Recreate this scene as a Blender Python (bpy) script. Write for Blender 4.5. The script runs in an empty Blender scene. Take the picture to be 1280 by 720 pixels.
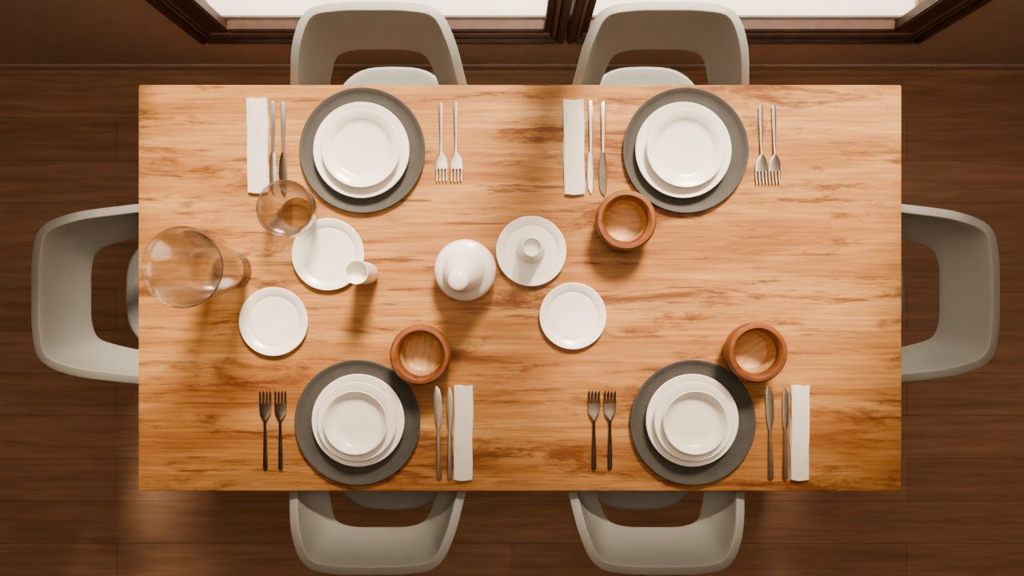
import bpy, bmesh, math, random
from mathutils import Vector, Matrix
random.seed(4)
scene=bpy.context.scene
COL=scene.collection
CAMZ=2.65; F=1007.0; TZ=0.75
def P(px,py,z=TZ):
    d=CAMZ-z
    return ((px-640)*d/F,(360-py)*d/F)
try:
    scene.view_settings.view_transform='AgX'
    scene.view_settings.look='AgX - Medium High Contrast'
    scene.view_settings.exposure=0.05
except Exception as ex: print(ex)

# ---------------- materials ----------------
def newmat(name):
    m=bpy.data.materials.new(name); m.use_nodes=True
    nt=m.node_tree; b=nt.nodes['Principled BSDF']
    return m,nt,b
def simple(name,col,rough=0.5,metal=0,noise=0.06,scale=30,bump=0.0,bscale=200,spec=0.5):
    m,nt,b=newmat(name)
    tc=nt.nodes.new('ShaderNodeTexCoord')
    n=nt.nodes.new('ShaderNodeTexNoise'); n.inputs['Scale'].default_value=scale; n.inputs['Detail'].default_value=5
    nt.links.new(tc.outputs['Object'],n.inputs['Vector'])
    r=nt.nodes.new('ShaderNodeValToRGB')
    r.color_ramp.elements[0].position=0.3; r.color_ramp.elements[1].position=0.7
    r.color_ramp.elements[0].color=tuple(c*(1-noise) for c in col)+(1,)
    r.color_ramp.elements[1].color=tuple(min(1,c*(1+noise)) for c in col)+(1,)
    nt.links.new(n.outputs['Fac'],r.inputs['Fac']); nt.links.new(r.outputs['Color'],b.inputs['Base Color'])
    b.inputs['Roughness'].default_value=rough; b.inputs['Metallic'].default_value=metal
    b.inputs['Specular IOR Level'].default_value=spec
    if bump>0:
        n2=nt.nodes.new('ShaderNodeTexNoise'); n2.inputs['Scale'].default_value=bscale
        nt.links.new(tc.outputs['Object'],n2.inputs['Vector'])
        bp=nt.nodes.new('ShaderNodeBump'); bp.inputs['Strength'].default_value=bump; bp.inputs['Distance'].default_value=0.002
        nt.links.new(n2.outputs['Fac'],bp.inputs['Height']); nt.links.new(bp.outputs['Normal'],b.inputs['Normal'])
    return m
def ramp(nt,stops):
    r=nt.nodes.new('ShaderNodeValToRGB'); e=r.color_ramp.elements
    e[0].position=stops[0][0]; e[0].color=tuple(stops[0][1])+(1,)
    e[1].position=stops[-1][0]; e[1].color=tuple(stops[-1][1])+(1,)
    for p,c in stops[1:-1]:
        k=e.new(p); k.color=tuple(c)+(1,)
    return r
def mapping(nt,scale,loc=(0,0,0)):
    tc=nt.nodes.new('ShaderNodeTexCoord'); mp=nt.nodes.new('ShaderNodeMapping')
    mp.inputs['Scale'].default_value=scale; mp.inputs['Location'].default_value=loc
    nt.links.new(tc.outputs['Object'],mp.inputs['Vector']); return mp
def noise(nt,vec,scale,detail=6,rough=0.6,dist=0):
    n=nt.nodes.new('ShaderNodeTexNoise'); n.inputs['Scale'].default_value=scale
    n.inputs['Detail'].default_value=detail; n.inputs['Roughness'].default_value=rough; n.inputs['Distortion'].default_value=dist
    nt.links.new(vec.outputs[0],n.inputs['Vector']); return n
def mix(nt,a,b,fac,mode='MIX'):
    m=nt.nodes.new('ShaderNodeMix'); m.data_type='RGBA'; m.blend_type=mode
    for s,v in ((m.inputs['Factor'],fac),(m.inputs['A'],a),(m.inputs['B'],b)):
        if isinstance(v,(int,float)): s.default_value=v
        elif isinstance(v,tuple): s.default_value=v
        else: nt.links.new(v,s)
    return m.outputs['Result']

def table_wood():
    m,nt,b=newmat('table_wood')
    n1=noise(nt,mapping(nt,(0.7,6.5,2)),1.6,9,0.65,0.6)
    c1=ramp(nt,[(0.28,(0.25,0.10,0.035)),(0.42,(0.42,0.20,0.075)),(0.55,(0.54,0.29,0.118)),(0.75,(0.65,0.40,0.19))])
    nt.links.new(n1.outputs['Fac'],c1.inputs['Fac'])
    # fine fibres
    n2=noise(nt,mapping(nt,(2.5,70,5)),2.2,6,0.7,0.2)
    c2=ramp(nt,[(0.3,(0.60,0.52,0.45)),(0.62,(1,1,1))]); nt.links.new(n2.outputs['Fac'],c2.inputs['Fac'])
    col=mix(nt,c1.outputs['Color'],c2.outputs['Color'],0.85,'MULTIPLY')
    # dark mineral streaks / knots
    n3=noise(nt,mapping(nt,(1.5,7.0,1),(3.1,1.7,0)),2.3,14,0.72,0.4)
    c3=ramp(nt,[(0.53,(0,0,0)),(0.63,(1,1,1))]); nt.links.new(n3.outputs['Fac'],c3.inputs['Fac'])
    mm=nt.nodes.new('ShaderNodeMath'); mm.operation='MULTIPLY'; mm.inputs[1].default_value=0.85
    nt.links.new(c3.outputs['Color'],mm.inputs[0])
    col=mix(nt,col,(0.16,0.052,0.018,1),mm.outputs[0])
    # thin dark cracks
    n4=noise(nt,mapping(nt,(1.6,20,1),(7,2,0)),2.0,12,0.72,0.3)
    c4=ramp(nt,[(0.57,(0,0,0)),(0.63,(1,1,1))]); nt.links.new(n4.outputs['Fac'],c4.inputs['Fac'])
    mm2=nt.nodes.new('ShaderNodeMath'); mm2.operation='MULTIPLY'; mm2.inputs[1].default_value=0.7
    nt.links.new(c4.outputs['Color'],mm2.inputs[0])
    col=mix(nt,col,(0.11,0.035,0.012,1),mm2.outputs[0])
    nt.links.new(col,b.inputs['Base Color'])
    b.inputs['Roughness'].default_value=0.5; b.inputs['Specular IOR Level'].default_value=0.3
    bp=nt.nodes.new('ShaderNodeBump'); bp.inputs['Strength'].default_value=0.15; bp.inputs['Distance'].default_value=0.002
    nt.links.new(n2.outputs['Fac'],bp.inputs['Height']); nt.links.new(bp.outputs['Normal'],b.inputs['Normal'])
    return m
def floor_wood():
    m,nt,b=newmat('floor_wood')
    br=nt.nodes.new('ShaderNodeTexBrick')
    mp=mapping(nt,(1,1,1)); nt.links.new(mp.outputs[0],br.inputs['Vector'])
    br.inputs['Scale'].default_value=1; br.inputs['Brick Width'].default_value=1.3; br.inputs['Row Height'].default_value=0.14
    br.inputs['Mortar Size'].default_value=0.0008; br.inputs['Color1'].default_value=(0.44,0.28,0.19,1); br.inputs['Color2'].default_value=(0.52,0.335,0.23,1)
    br.inputs['Mortar'].default_value=(0.22,0.13,0.085,1); br.inputs['Bias'].default_value=0
    n=noise(nt,mapping(nt,(1.2,16,1)),2.5,8,0.65,0.5)
    c=ramp(nt,[(0.3,(0.66,0.63,0.60)),(0.7,(1.1,1.08,1.05))]); nt.links.new(n.outputs['Fac'],c.inputs['Fac'])
    col=mix(nt,br.outputs['Color'],c.outputs['Color'],1.0,'MULTIPLY')
    nt.links.new(col,b.inputs['Base Color']); b.inputs['Roughness'].default_value=0.5
    return m
def cup_wood():
    m,nt,b=newmat('cup_wood')
    n=noise(nt,mapping(nt,(3,3,22)),5,6,0.6,0.8)
    c=ramp(nt,[(0.3,(0.12,0.038,0.015)),(0.55,(0.24,0.085,0.033)),(0.75,(0.36,0.145,0.058))]); nt.links.new(n.outputs['Fac'],c.inputs['Fac'])
    nt.links.new(c.outputs['Color'],b.inputs['Base Color']); b.inputs['Roughness'].default_value=0.38
    return m
def cup_inner():
    m,nt,b=newmat('cup_inner_wood')
    n=noise(nt,mapping(nt,(4,24,4)),5,6,0.6,0.8)
    c=ramp(nt,[(0.3,(0.38,0.20,0.09)),(0.7,(0.62,0.40,0.22))]); nt.links.new(n.outputs['Fac'],c.inputs['Fac'])
    nt.links.new(c.outputs['Color'],b.inputs['Base Color']); b.inputs['Roughness'].default_value=0.5
    return m
def clear_glass(name,tint=(0.97,0.96,0.94),base=0.04,gain=0.9,pw=5.0,rough=0.03):
    m=bpy.data.materials.new(name); m.use_nodes=True; nt=m.node_tree; nt.nodes.clear()
    o=nt.nodes.new('ShaderNodeOutputMaterial'); t=nt.nodes.new('ShaderNodeBsdfTransparent'); g=nt.nodes.new('ShaderNodeBsdfGlossy')
    t.inputs['Color'].default_value=tint+(1,); g.inputs['Roughness'].default_value=rough
    lw=nt.nodes.new('ShaderNodeLayerWeight'); lw.inputs['Blend'].default_value=0.5
    p=nt.nodes.new('ShaderNodeMath'); p.operation='POWER'; p.inputs[1].default_value=pw
    mu=nt.nodes.new('ShaderNodeMath'); mu.operation='MULTIPLY_ADD'; mu.inputs[1].default_value=gain; mu.inputs[2].default_value=base; mu.use_clamp=True
    mx=nt.nodes.new('ShaderNodeMixShader')
    nt.links.new(lw.outputs['Facing'],p.inputs[0]); nt.links.new(p.outputs[0],mu.inputs[0]); nt.links.new(mu.outputs[0],mx.inputs[0])
    nt.links.new(t.outputs[0],mx.inputs[1]); nt.links.new(g.outputs[0],mx.inputs[2]); nt.links.new(mx.outputs[0],o.inputs[0])
    return m
M_table=table_wood(); M_floor=floor_wood(); M_cup=cup_wood(); M_cupin=cup_inner()
M_wall=simple('wall_paint',(0.50,0.39,0.33),0.85,bump=0.1)
M_ceil=simple('ceiling_paint',(0.6,0.5,0.42),0.9)
M_frame=simple('window_frame_dark',(0.085,0.045,0.03),0.4,noise=0.2)
M_frame2=simple('window_sash_brown',(0.26,0.16,0.11),0.4,noise=0.15)
M_pane=clear_glass('window_glass',(0.99,0.99,0.99))
M_glass=clear_glass('drinking_glass',(0.95,0.945,0.935),0.08,0.95,1.8,0.12)
M_patio=simple('patio_concrete',(0.9,0.88,0.84),0.9,scale=4)
M_chair=simple('chair_shell',(0.34,0.34,0.312),0.5,noise=0.02)
M_seat=simple('chair_seat',(0.31,0.325,0.315),0.6,noise=0.03)
M_leg=simple('chair_leg',(0.16,0.12,0.09),0.5)
M_charger=simple('charger_stoneware',(0.088,0.083,0.075),0.6,noise=0.08,bump=0.15,bscale=90,spec=0.25)
M_white=simple('white_ceramic',(0.86,0.82,0.76),0.25,noise=0.015)
M_napkin=simple('napkin_linen',(0.74,0.71,0.65),0.95,noise=0.04,scale=60,bump=0.4,bscale=900)
M_steel=simple('brushed_steel',(0.66,0.62,0.56),0.3,1,noise=0.08)
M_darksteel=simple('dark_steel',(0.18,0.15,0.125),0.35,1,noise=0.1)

# ---------------- helpers ----------------
def mkobj(name,bm,mats,smooth=True,parent=None,loc=(0,0,0)):
    bmesh.ops.recalc_face_normals(bm,faces=bm.faces)
    me=bpy.data.meshes.new(name); bm.to_mesh(me); bm.free()
    for m in (mats if isinstance(mats,(list,tuple)) else [mats]): me.materials.append(m)
    if smooth:
        me.shade_smooth()
        try: me.set_sharp_from_angle(angle=math.radians(38))
        except Exception: pass
    o=bpy.data.objects.new(name,me); COL.objects.link(o); o.location=loc
    if parent: o.parent=parent
    return o
def dup(o,loc,rot=0,name=None):
    n=bpy.data.objects.new(name or o.name.split('.')[0],o.data); COL.objects.link(n); n.location=loc; n.rotation_euler=(0,0,rot)
    return n
def box(bm,x0,x1,y0,y1,z0,z1,mi=0,bev=0):
    r=bmesh.ops.create_cube(bm,size=1); vs=r['verts']
    bmesh.ops.scale(bm,vec=(x1-x0,y1-y0,z1-z0),verts=vs)
    bmesh.ops.translate(bm,vec=((x0+x1)/2,(y0+y1)/2,(z0+z1)/2),verts=vs)
    fs=list({f for v in vs for f in v.link_faces})
    for f in fs: f.material_index=mi
    if bev>0:
        es=list({e for v in vs for e in v.link_edges})
        bmesh.ops.bevel(bm,geom=es,offset=bev,segments=2,affect='EDGES')
def lathe(bm,prof,seg=72,center=(0,0,0),matf=None,closed=True):
    rings=[]
    for r,z in prof:
        if r<1e-6: rings.append([bm.verts.new((center[0],center[1],center[2]+z))])
        else: rings.append([bm.verts.new((center[0]+r*math.cos(2*math.pi*i/seg),center[1]+r*math.sin(2*math.pi*i/seg),center[2]+z)) for i in range(seg)])
    for k in range(len(rings)-1):
        a,b=rings[k],rings[k+1]; mi=matf(k) if matf else 0
        for i in range(seg):
            j=(i+1)%seg
            if len(a)==1 and len(b)==1: continue
            if len(a)==1: f=bm.faces.new((a[0],b[i],b[j]))
            elif len(b)==1: f=bm.faces.new((a[i],b[0],a[j]))
            else: f=bm.faces.new((a[i],b[i],b[j],a[j]))
            f.material_index=mi
def cat(pts,n):
    out=[]; p=[Vector(q) for q in pts]; p=[2*p[0]-p[1]]+p+[2*p[-1]-p[-2]]
    segs=len(p)-3
    for k in range(n+1):
        u=k/n*segs; i=min(int(u),segs-1); t=u-i
        a,b,c,d=p[i],p[i+1],p[i+2],p[i+3]
        out.append(0.5*((2*b)+(c-a)*t+(2*a-5*b+4*c-d)*t*t+(3*b-a-3*c+d)*t**3))
    return out
def tube(bm,p0,p1,r0,r1,seg=14):
    p0=Vector(p0);p1=Vector(p1); d=(p1-p0).normalized(); u=d.orthogonal().normalized(); w=d.cross(u)
    A=[bm.verts.new(p0+r0*(math.cos(2*math.pi*i/seg)*u+math.sin(2*math.pi*i/seg)*w)) for i in range(seg)]
    B=[bm.verts.new(p1+r1*(math.cos(2*math.pi*i/seg)*u+math.sin(2*math.pi*i/seg)*w)) for i in range(seg)]
    for i in range(seg): bm.faces.new((A[i],A[(i+1)%seg],B[(i+1)%seg],B[i]))
    bm.faces.new(A[::-1]); bm.faces.new(B)
# strip: list of (x,y,hw,z,thick)
def strip(bm,st,mi=0,dish=0):
    rows=[]
    for s in st:
        x,y,hw,z,t=s[:5]; d=s[5] if len(s)>5 else 0
        top=[];bot=[]
        for u in (-1,-0.6,0,0.6,1):
            zz=z-d*(1-u*u)
            e=t/2*(0.35 if abs(u)==1 else 1)
            top.append(bm.verts.new((x+u*hw,y,zz+e))); bot.append(bm.verts.new((x+u*hw,y,zz-e)))
        rows.append(top+bot[::-1])
    n=10
    for a,b in zip(rows,rows[1:]):
        for i in range(n):
            f=bm.faces.new((a[i],a[(i+1)%n],b[(i+1)%n],b[i])); f.material_index=mi
    bm.faces.new(rows[0][::-1]).material_index=mi; bm.faces.new(rows[-1]).material_index=mi

# ---------------- room ----------------
WY=0.724; WT=0.14; RX=2.3; RY=-2.6; H=2.9
bm=bmesh.new(); box(bm,-RX,RX,RY,WY+0.001,-0.05,0); mkobj('floor',bm,M_floor,False)
bm=bmesh.new(); box(bm,-RX-0.14,RX+0.14,RY-0.14,WY+WT,H,H+0.1); mkobj('ceiling',bm,M_ceil,False)
WX0,WXM,WX1=-0.91,0.155,1.19; Z0,Z1=0.30,1.98
bm=bmesh.new()
box(bm,-RX,WX0,WY,WY+WT,-0.05,H); box(bm,WX1,RX,WY,WY+WT,-0.05,H)
box(bm,WX0,WX1,WY,WY+WT,-0.05,Z0); box(bm,WX0,WX1,WY,WY+WT,Z1,H)
mkobj('wall_back',bm,M_wall,False)
bm=bmesh.new(); box(bm,-RX-0.14,-RX,RY-0.14,WY+WT,-0.05,H); mkobj('wall_left',bm,M_wall,False)
bm=bmesh.new(); box(bm,RX,RX+0.14,RY-0.14,WY+WT,-0.05,H); mkobj('wall_right',bm,M_wall,False)
bm=bmesh.new(); box(bm,-RX,RX,RY-0.14,RY,-0.05,H); mkobj('wall_front',bm,M_wall,False)
bm=bmesh.new(); box(bm,-RX,RX,WY-0.008,WY,0,0.05,bev=0.002); mkobj('baseboard_back',bm,M_wall,False)
bm=bmesh.new(); box(bm,-12,12,WY+WT,14,-0.12,-0.02); mkobj('patio_ground',bm,M_patio,False)
# pale stone ledge outside the glass
bm=bmesh.new(); box(bm,WX0+0.036,WX1-0.036,WY+0.05,WY+0.075,Z0+0.002,Z0+0.055,bev=0.003); box(bm,WX0+0.036,WX1-0.036,WY+0.075,WY+0.42,Z0+0.002,Z0+0.045,bev=0.004)
mkobj('window_ledge_outside',bm,M_patio,False)
def window(name,x0,x1,z0,z1,lw,rw):
    bm=bmesh.new()
    def ring(x0,x1,z0,z1,w,y0,y1,mi,bev=0.004,wl=None,wr=None):
        wl=wl or w; wr=wr or w
        box(bm,x0,x0+wl,y0,y1,z0,z1,mi,bev); box(bm,x1-wr,x1,y0,y1,z0,z1,mi,bev)
        box(bm,x0+wl,x1-wr,y0,y1,z0,z0+w,mi,bev); box(bm,x0+wl,x1-wr,y0,y1,z1-w,z1,mi,bev)
    ring(x0,x1,z0,z1,0.022,WY-0.014,WY+0.048,0)
    ring(x0+0.022,x1-0.022,z0+0.022,z1-0.022,0.016,WY-0.002,WY+0.044,1)
    ring(x0+0.038,x1-0.038,z0+0.038,z1-0.038,0.022,WY+0.008,WY+0.040,0,0.004,lw,rw)
    box(bm,x0+0.05,x1-0.05,WY+0.022,WY+0.027,z0+0.05,z1-0.05,2)
    return mkobj(name,bm,[M_frame,M_frame2,M_pane],False)
window('window_1',WX0,WXM-0.004,Z0,Z1,0.06,0.02)
window('window_2',WXM+0.004,WX1,Z0,Z1,0.02,0.06)

# ---------------- table ----------------
TX0,TX1=P(173,0)[0],P(1127,0)[0]; TY0,TY1=P(0,614)[1],P(0,106)[1]
tbl=bpy.data.objects.new('dining_table',None); COL.objects.link(tbl)
bm=bmesh.new(); box(bm,TX0,TX1,TY0,TY1,TZ-0.032,TZ,bev=0.002); mkobj('tabletop',bm,M_table,False,tbl)
bm=bmesh.new()
ax0,ax1,ay0,ay1=TX0+0.14,TX1-0.14,TY0+0.13,TY1-0.13
box(bm,ax0,ax1,ay0,ay0+0.02,0.665,0.718); box(bm,ax0,ax1,ay1-0.02,ay1,0.665,0.718)
box(bm,ax0,ax0+0.02,ay0,ay1,0.665,0.718); box(bm,ax1-0.02,ax1,ay0,ay1,0.665,0.718)
mkobj('apron',bm,M_table,False,tbl)
k=0
for sx in (TX0+0.05,TX1-0.11):
    for sy in (TY0+0.04,TY1-0.10):
        k+=1; bm=bmesh.new(); box(bm,sx,sx+0.06,sy,sy+0.06,0,0.718,bev=0.004); mkobj('leg_%d'%k,bm,M_table,False,tbl)

# ---------------- chairs ----------------
def chair_parts():
    T=[(0,-0.252,0.80),(0.08,-0.250,0.80),(0.145,-0.236,0.797),(0.178,-0.18,0.78),(0.198,-0.11,0.73),(0.216,-0.035,0.65),(0.218,0.05,0.55),(0.208,0.14,0.475)]
    B=[(0,-0.198,0.665),(0.07,-0.196,0.665),(0.115,-0.180,0.656),(0.138,-0.135,0.625),(0.157,-0.08,0.575),(0.178,-0.02,0.51),(0.186,0.05,0.457),(0.186,0.14,0.43)]
    n=30
    Th=cat(T,n); Bh=cat(B,n)
    def mirror(L): return [Vector((-v.x,v.y,v.z)) for v in L[:0:-1]]+L
    Tf=mirror(Th); Bf=mirror(Bh)
    bm=bmesh.new(); V=8; rows=[]
    for t,b in zip(Tf,Bf):
        out=Vector((t.x,t.y,0)); out=out.normalized() if out.length>0 else Vector((0,-1,0))
        rows.append([bm.verts.new(b.lerp(t,j/V)+out*(0.010*math.sin(math.pi*j/V))) for j in range(V+1)])
    for a,b in zip(rows,rows[1:]):
        for j in range(V): bm.faces.new((a[j],a[j+1],b[j+1],b[j]))
    me1=bm
    # seat dish
    bm2=bmesh.new(); R=10; S=48
    def edge(a):
        c,s=math.cos(a),math.sin(a); e=2/3.2
        y=math.copysign(abs(s)**e,s)*0.21+0.005
        hw=0.19-0.03*max(0,(0.02-y)/0.2)
        return math.copysign(abs(c)**e,c)*hw,y
    cen=bm2.verts.new((0,0.02,0.438)); prev=None
    for r in range(1,R+1):
        q=r/R; ring=[]
        for i in range(S):
            x,y=edge(2*math.pi*i/S)
            z=0.438+0.022*q**3-(0.02*q**2 if y>0.16 else 0)*0.5
            ring.append(bm2.verts.new((x*q,0.02+(y-0.02)*q,z)))
        for i in range(S):
            j=(i+1)%S
            if prev: bm2.faces.new((prev[i],ring[i],ring[j],prev[j]))
            else: bm2.faces.new((cen,ring[i],ring[j]))
        prev=ring
    return me1,bm2
b1,b2=chair_parts()
def finish(bm,name,mat,th,off):
    o=mkobj(name,bm,mat,True)
    s=o.modifiers.new('sol','SOLIDIFY'); s.thickness=th; s.offset=off
    bv=o.modifiers.new('bev','BEVEL'); bv.width=th*0.35; bv.segments=3; bv.limit_method='ANGLE'; bv.angle_limit=math.radians(50)
    dg=bpy.context.evaluated_depsgraph_get(); me=bpy.data.meshes.new_from_object(o.evaluated_get(dg))
    me.name=name; me.shade_smooth()
    bpy.data.objects.remove(o); return me
ME_band=finish(b1,'backrest_band',M_chair,0.022,0)
ME_seat=finish(b2,'seat',M_seat,0.022,0)
ME_legs=[]
for sx in (-1,1):
    for sy in (-1,1):
        bm=bmesh.new(); tube(bm,(sx*0.125,0.02+sy*0.12,0.445),(sx*0.175,0.0+sy*0.175,0.0),0.016,0.010)
        bmesh.ops.recalc_face_normals(bm,faces=bm.faces)
        me=bpy.data.meshes.new('leg'); bm.to_mesh(me); bm.free(); me.materials.append(M_leg); me.shade_smooth(); ME_legs.append(me)
def chair(x,y,rot):
    e=bpy.data.objects.new('dining_chair',None); COL.objects.link(e); e.location=(x,y,0); e.rotation_euler=(0,0,rot)
    for nm,me in [('backrest_band',ME_band),('seat',ME_seat)]+[('leg_%d'%(i+1),m) for i,m in enumerate(ME_legs)]:
        o=bpy.data.objects.new(nm,me); COL.objects.link(o); o.parent=e
xa=P(465,0,0.8)[0]; xb=P(835,0,0.8)[0]
chair(xa,0.658-0.262,math.pi); chair(xb,0.658-0.262,math.pi)
xa=P(464,0,0.8)[0]; xb=P(829,0,0.8)[0]
chair(xa,-0.66+0.262,0); chair(xb,-0.66+0.262,0)
yl=P(0,368,0.8)[1]
chair(P(38,0,0.8)[0]+0.262,yl,-math.pi/2); chair(P(1251,0,0.8)[0]-0.262,yl+0.002,math.pi/2)

# ---------------- dishes ----------------
def dish(name,prof,mat,seg=96):
    bm=bmesh.new(); lathe(bm,prof,seg); return mkobj(name,bm,mat)
pr_charger=[(0,0),(0.12,0),(0.142,0.006),(0.147,0.010),(0.1475,0.012),(0.146,0.0135),(0.143,0.013),(0.138,0.010),(0.132,0.0075),(0.12,0.0065),(0,0.006)]
def plate(R,w,h,well=0.006):
    ri=R-w
    return [(0,0.001),(ri*0.75,0.001),(ri*0.78,0),(ri*0.86,0),(ri*0.9,0.003),(R-0.006,h-0.004),(R-0.001,h-0.0018),(R,h),(R-0.0015,h+0.0018),(R-0.005,h+0.001),(ri+0.002,h-0.0035),(ri-0.001,h-0.006),(ri-0.006,well+0.0015),(ri-0.014,well),(0,well-0.001)]
def bowl(R,h,lip=0.004):
    return [(0,0.001),(R*0.5,0),(R*0.58,0.001),(R*0.85,h*0.4),(R*0.96,h*0.8),(R,h),(R-lip/2,h+0.0015),(R-lip,h),(R*0.9,h*0.72),(R*0.8,h*0.4),(R*0.7,h*0.24),(R*0.5,0.006),(0,0.005)]
charger=dinner=salad=dinnerB=bowlB=None
def put(proto,name,prof,mat,x,y,z,rot=0):
    if proto is None:
        o=dish(name,prof,mat); o.location=(x,y,z); return o
    dup(proto,(x,y,z),rot); return proto
for px,py in ((453,188),(857,188)):
    x,y=P(px,py,TZ+0.01)
    charger=put(charger,'charger_plate',pr_charger,M_charger,x,y,TZ)
    x,y=P(px-2,py-1,TZ+0.03)
    dinner=put(dinner,'dinner_plate',plate(0.112,0.024,0.017),M_white,x,y,TZ+0.0075)
    salad=put(salad,'salad_plate',plate(0.091,0.021,0.017),M_white,x+0.002,y+0.001,TZ+0.0245)
salad2=None
for px,py in ((447,528),(866,528)):
    x,y=P(px,py,TZ+0.01)
    put(charger,'charger_plate',pr_charger,M_charger,x,y,TZ)
    x,y=P(px,py-2,TZ+0.03)
    dinnerB=put(dinnerB,'dinner_plate',plate(0.108,0.022,0.017),M_white,x,y,TZ+0.0075)
    salad2=put(salad2,'salad_plate',plate(0.092,0.02,0.017),M_white,x,y,TZ+0.0245)
    bowlB=put(bowlB,'shallow_bowl',bowl(0.074,0.026),M_white,x,y,TZ+0.0325)
# small saucers
for px,py,s in ((342,402,1.0),(716,395,0.97),(410,318,1.05),(664,314,1.02)):
    x,y=P(px,py,TZ+0.01)
    o=dish('saucer',plate(0.081*s,0.021,0.012,0.005),M_white); o.location=(x,y,TZ)
# wooden cups
def mcup(k): return 1 if k>=12 else 0
pr_cup=[(0,0),(0.045,0),(0.052,0.003),(0.060,0.018),(0.066,0.04),(0.0685,0.060),(0.0695,0.070),(0.068,0.078),(0.064,0.083),(0.057,0.0835),(0.051,0.079),(0.0485,0.071),(0.048,0.06),(0.046,0.03),(0.042,0.014),(0.034,0.009),(0,0.008)]
cup=None
for px,py in ((783,275),(525,444),(947,441)):
    x,y=P(px,py,TZ+0.08)
    if cup is None:
        bm=bmesh.new(); lathe(bm,pr_cup,80,matf=mcup); cup=mkobj('wooden_cup',bm,[M_cup,M_cupin]); cup.location=(x,y,TZ)
    else: dup(cup,(x,y,TZ),random.random()*6)
# glass vase (big, wide rim, narrow base)
x,y=P(290,338,TZ)
pr=[(0,0.0),(0.044,0),(0.047,0.004),(0.044,0.009),(0.038,0.014),(0.038,0.02),(0.046,0.045),(0.055,0.09),(0.062,0.14),(0.069,0.20),(0.077,0.26),(0.082,0.285),(0.0825,0.288),(0.081,0.289),(0.079,0.286),(0.074,0.26),(0.066,0.20),(0.059,0.14),(0.052,0.09),(0.043,0.048),(0.030,0.03),(0,0.028)]
o=dish('glass_vase',pr,M_glass); o.location=(x,y,TZ)
x,y=P(372,266,TZ)
pr=[(0,0),(0.036,0),(0.040,0.004),(0.052,0.03),(0.061,0.06),(0.064,0.09),(0.064,0.108),(0.0632,0.110),(0.0618,0.108),(0.0615,0.09),(0.058,0.06),(0.049,0.032),(0.036,0.014),(0,0.012)]
o=dish('glass_tumbler',pr,M_glass); o.location=(x,y,TZ)
# bud vase by saucer
x,y=P(461,342,TZ)
pr=[(0,0),(0.017,0),(0.021,0.003),(0.025,0.02),(0.026,0.05),(0.0255,0.09),(0.025,0.13),(0.026,0.148),(0.0255,0.1505),(0.023,0.149),(0.0215,0.13),(0.020,0.125),(0,0.12)]
o=dish('bud_vase',pr,M_white); o.location=(x,y,TZ)
# small candle holder on saucer
x,y=P(664,311,TZ+0.01)
pr=[(0,0),(0.030,0),(0.033,0.003),(0.033,0.010),(0.029,0.03),(0.025,0.055),(0.0225,0.080),(0.022,0.084),(0.020,0.085),(0.0185,0.082),(0.018,0.072),(0,0.070)]
o=dish('candle_holder',pr,M_white); o.location=(x,y,TZ+0.0045)
# ceramic carafe: round body + bell neck, closed rounded top
bm=bmesh.new()
pr=[(0,0),(0.045,0),(0.055,0.004),(0.067,0.022),(0.071,0.045),(0.070,0.060),(0.064,0.070),(0.054,0.074),(0.047,0.080),(0.044,0.095),(0.040,0.115),(0.034,0.135),(0.028,0.152),(0.0235,0.166),(0.022,0.174),(0.018,0.178),(0.010,0.180),(0,0.1805)]
lathe(bm,pr,80)
for v in bm.verts:
    t=max(0,(v.co.z-0.07)/0.11); t=min(1,t)
    v.co.x-=0.008*t; v.co.y-=0.026*t
x,y=P(582,338,TZ+0.03)
o=mkobj('ceramic_carafe',bm,M_white); o.location=(x,y,TZ)

# ---------------- cutlery ----------------
def fork_mesh(name,headmat,hm=None):
    bm=bmesh.new(); L=0.185; w=1.15
    h=[(0,0,0.003,0.004,0.003),(0,0.004,0.0052,0.004,0.003),(0,0.04,0.0048,0.004,0.003),(0,0.09,0.0032,0.006,0.003),(0,0.118,0.0026,0.009,0.003)]
    strip(bm,h,0)
    hd=[(0,0.116,0.0026,0.009,0.003),(0,0.124,0.007*w,0.008,0.0025),(0,0.133,0.0112*w,0.006,0.0022),(0,0.145,0.0122*w,0.0045,0.002),(0,0.156,0.0123*w,0.0042,0.002)]
    strip(bm,hd,1)
    for u in (-0.0102,-0.0034,0.0034,0.0102):
        u*=w
        strip(bm,[(u,0.155,0.0027,0.0042,0.0018),(u,0.165,0.0026,0.004,0.0018),(u,0.180,0.0021,0.0055,0.0016),(u,L,0.0009,0.007,0.001)],1)
    return mkobj(name,bm,[hm or M_steel,headmat])
def knife_mesh(name,w,wide,bm_mat=None):
    bm=bmesh.new()
    strip(bm,[(0,0,0.003,0.004,0.004),(0,0.005,w*0.85,0.004,0.006),(0,0.06,w*0.7,0.004,0.006),(0,0.105,w*0.5,0.004,0.005),(0,0.120,w*0.42,0.004,0.004)],0)
    if wide: strip(bm,[(0,0.118,w*0.45,0.004,0.003),(0.001,0.135,w*1.0,0.004,0.002),(0.001,0.165,w*1.3,0.004,0.0015),(0,0.195,w*1.25,0.004,0.0015),(-0.001,0.212,w*0.85,0.004,0.0013),(-0.003,0.221,w*0.2,0.004,0.001)],1)
    else: strip(bm,[(0,0.118,w*0.45,0.004,0.003),(0.0005,0.13,w*0.9,0.004,0.002),(0.0005,0.18,w*1.0,0.004,0.0015),(0,0.205,w*0.75,0.004,0.0013),(-0.0015,0.218,w*0.2,0.004,0.001)],1)
    return mkobj(name,bm,[M_steel,bm_mat or M_darksteel])
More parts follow.
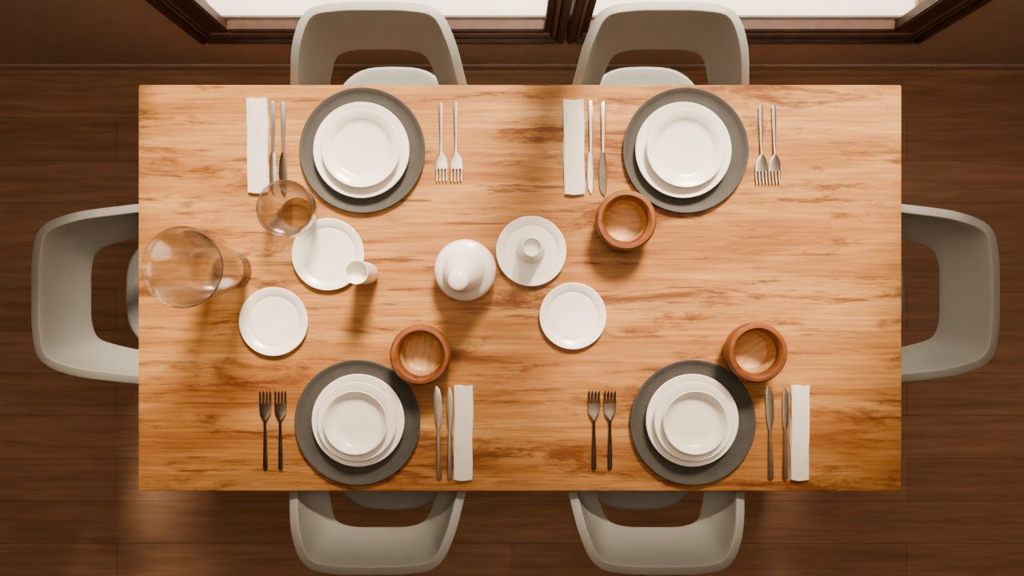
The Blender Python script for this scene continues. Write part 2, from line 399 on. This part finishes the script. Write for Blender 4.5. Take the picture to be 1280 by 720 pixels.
def napkin_mesh(name,w,L):
    bm=bmesh.new(); 
    for k in range(3):
        nx,ny=6,20; z0=0.0005+k*0.0028; ww=w-0.0016*k
        vs={}
        for s in (0,1):
            for i in range(nx+1):
                for j in range(ny+1):
                    X=-ww/2+ww*i/nx+0.0009*math.sin(j*0.55+k); Y=-L/2+L*j/ny+ (0.0015*math.sin(i+k))
                    e=1 if 0<i<nx else 0.4
                    z=z0+ (0.0024*e if s else 0)+(0.0004*math.sin(j*0.7+i*0.5+k) if s else 0)
                    vs[s,i,j]=bm.verts.new((X,Y,z))
        for i in range(nx):
            for j in range(ny):
                bm.faces.new((vs[1,i,j],vs[1,i+1,j],vs[1,i+1,j+1],vs[1,i,j+1])); bm.faces.new((vs[0,i,j],vs[0,i,j+1],vs[0,i+1,j+1],vs[0,i+1,j]))
        for i in range(nx):
            for j in (0,ny): bm.faces.new((vs[0,i,j],vs[0,i+1,j],vs[1,i+1,j],vs[1,i,j]))
        for j in range(ny):
            for i in (0,nx): bm.faces.new((vs[0,i,j],vs[0,i,j+1],vs[1,i,j+1],vs[1,i,j]))
    return mkobj(name,bm,M_napkin)
protos={}
def place(key,maker,px,py,rot=0,z=TZ):
    x,y=P(px,py,TZ+0.005)
    if key not in protos: o=maker(); o.location=(x,y,z); o.rotation_euler=(0,0,rot); protos[key]=o
    else: dup(protos[key],(x,y,z),rot)
PI=math.pi
mf=lambda:fork_mesh('fork',M_steel)
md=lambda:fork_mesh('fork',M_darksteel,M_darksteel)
mk=lambda:knife_mesh('butter_knife',0.0075,True)
ms=lambda:knife_mesh('butter_knife',0.0075,True,M_steel)
mt=lambda:knife_mesh('table_knife',0.0075,False,M_steel)
# top settings: handle end at top, heads toward bottom
for ox in (0,400):
    place('f',mf,551+ox,128+ox*0.008,PI+0.01); place('f',mf,569.5+ox-(2 if ox else 0),128+ox*0.008,PI+0.01)
    place('n',lambda:napkin_mesh('folded_napkin',0.049,0.222),321.5+ox*0.99,182+ox*0.005,0.01)
for px in (341,738.5): place('t',mt,px,126,PI)
for px in (354,754): place('k',mk,px,127,PI)
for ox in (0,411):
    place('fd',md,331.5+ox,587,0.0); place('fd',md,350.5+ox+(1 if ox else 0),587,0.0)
for ox in (0,415):
    place('ks',ms,549+ox,600,0.02); place('t',mt,562+ox+(8 if ox else 0)-(0 if not ox else 3),600,0.0)
    place('n2',lambda:napkin_mesh('folded_napkin',0.044,0.222),579+ox*1.015,541,-0.01)

# ---------------- light ----------------
sd=Vector((-0.22,-1.0,-1.0)).normalized()
sun=bpy.data.lights.new('sun','SUN'); sun.energy=9.0; sun.color=(1,0.84,0.66); sun.angle=math.radians(14)
so=bpy.data.objects.new('sun',sun); COL.objects.link(so); so.rotation_euler=sd.to_track_quat('-Z','Y').to_euler()
al=bpy.data.lights.new('ceiling_fill','AREA'); al.shape='RECTANGLE'; al.size=1.6; al.size_y=0.8; al.energy=15; al.color=(1,0.84,0.66)  # warm overhead fill added to brighten the interior, no fixture modelled
ao=bpy.data.objects.new('ceiling_fill',al); COL.objects.link(ao); ao.location=(0.1,0.2,2.85)
w=bpy.data.worlds.new('World'); scene.world=w; w.use_nodes=True
w.node_tree.nodes['Background'].inputs[0].default_value=(1,0.9,0.78,1); w.node_tree.nodes['Background'].inputs[1].default_value=1.8

cam=bpy.data.cameras.new('camera'); cam.sensor_width=36; cam.lens=36*F/1280; cam.clip_start=0.05
co=bpy.data.objects.new('camera',cam); COL.objects.link(co); co.location=(0,0,CAMZ); co.rotation_euler=(0,0,0); scene.camera=co
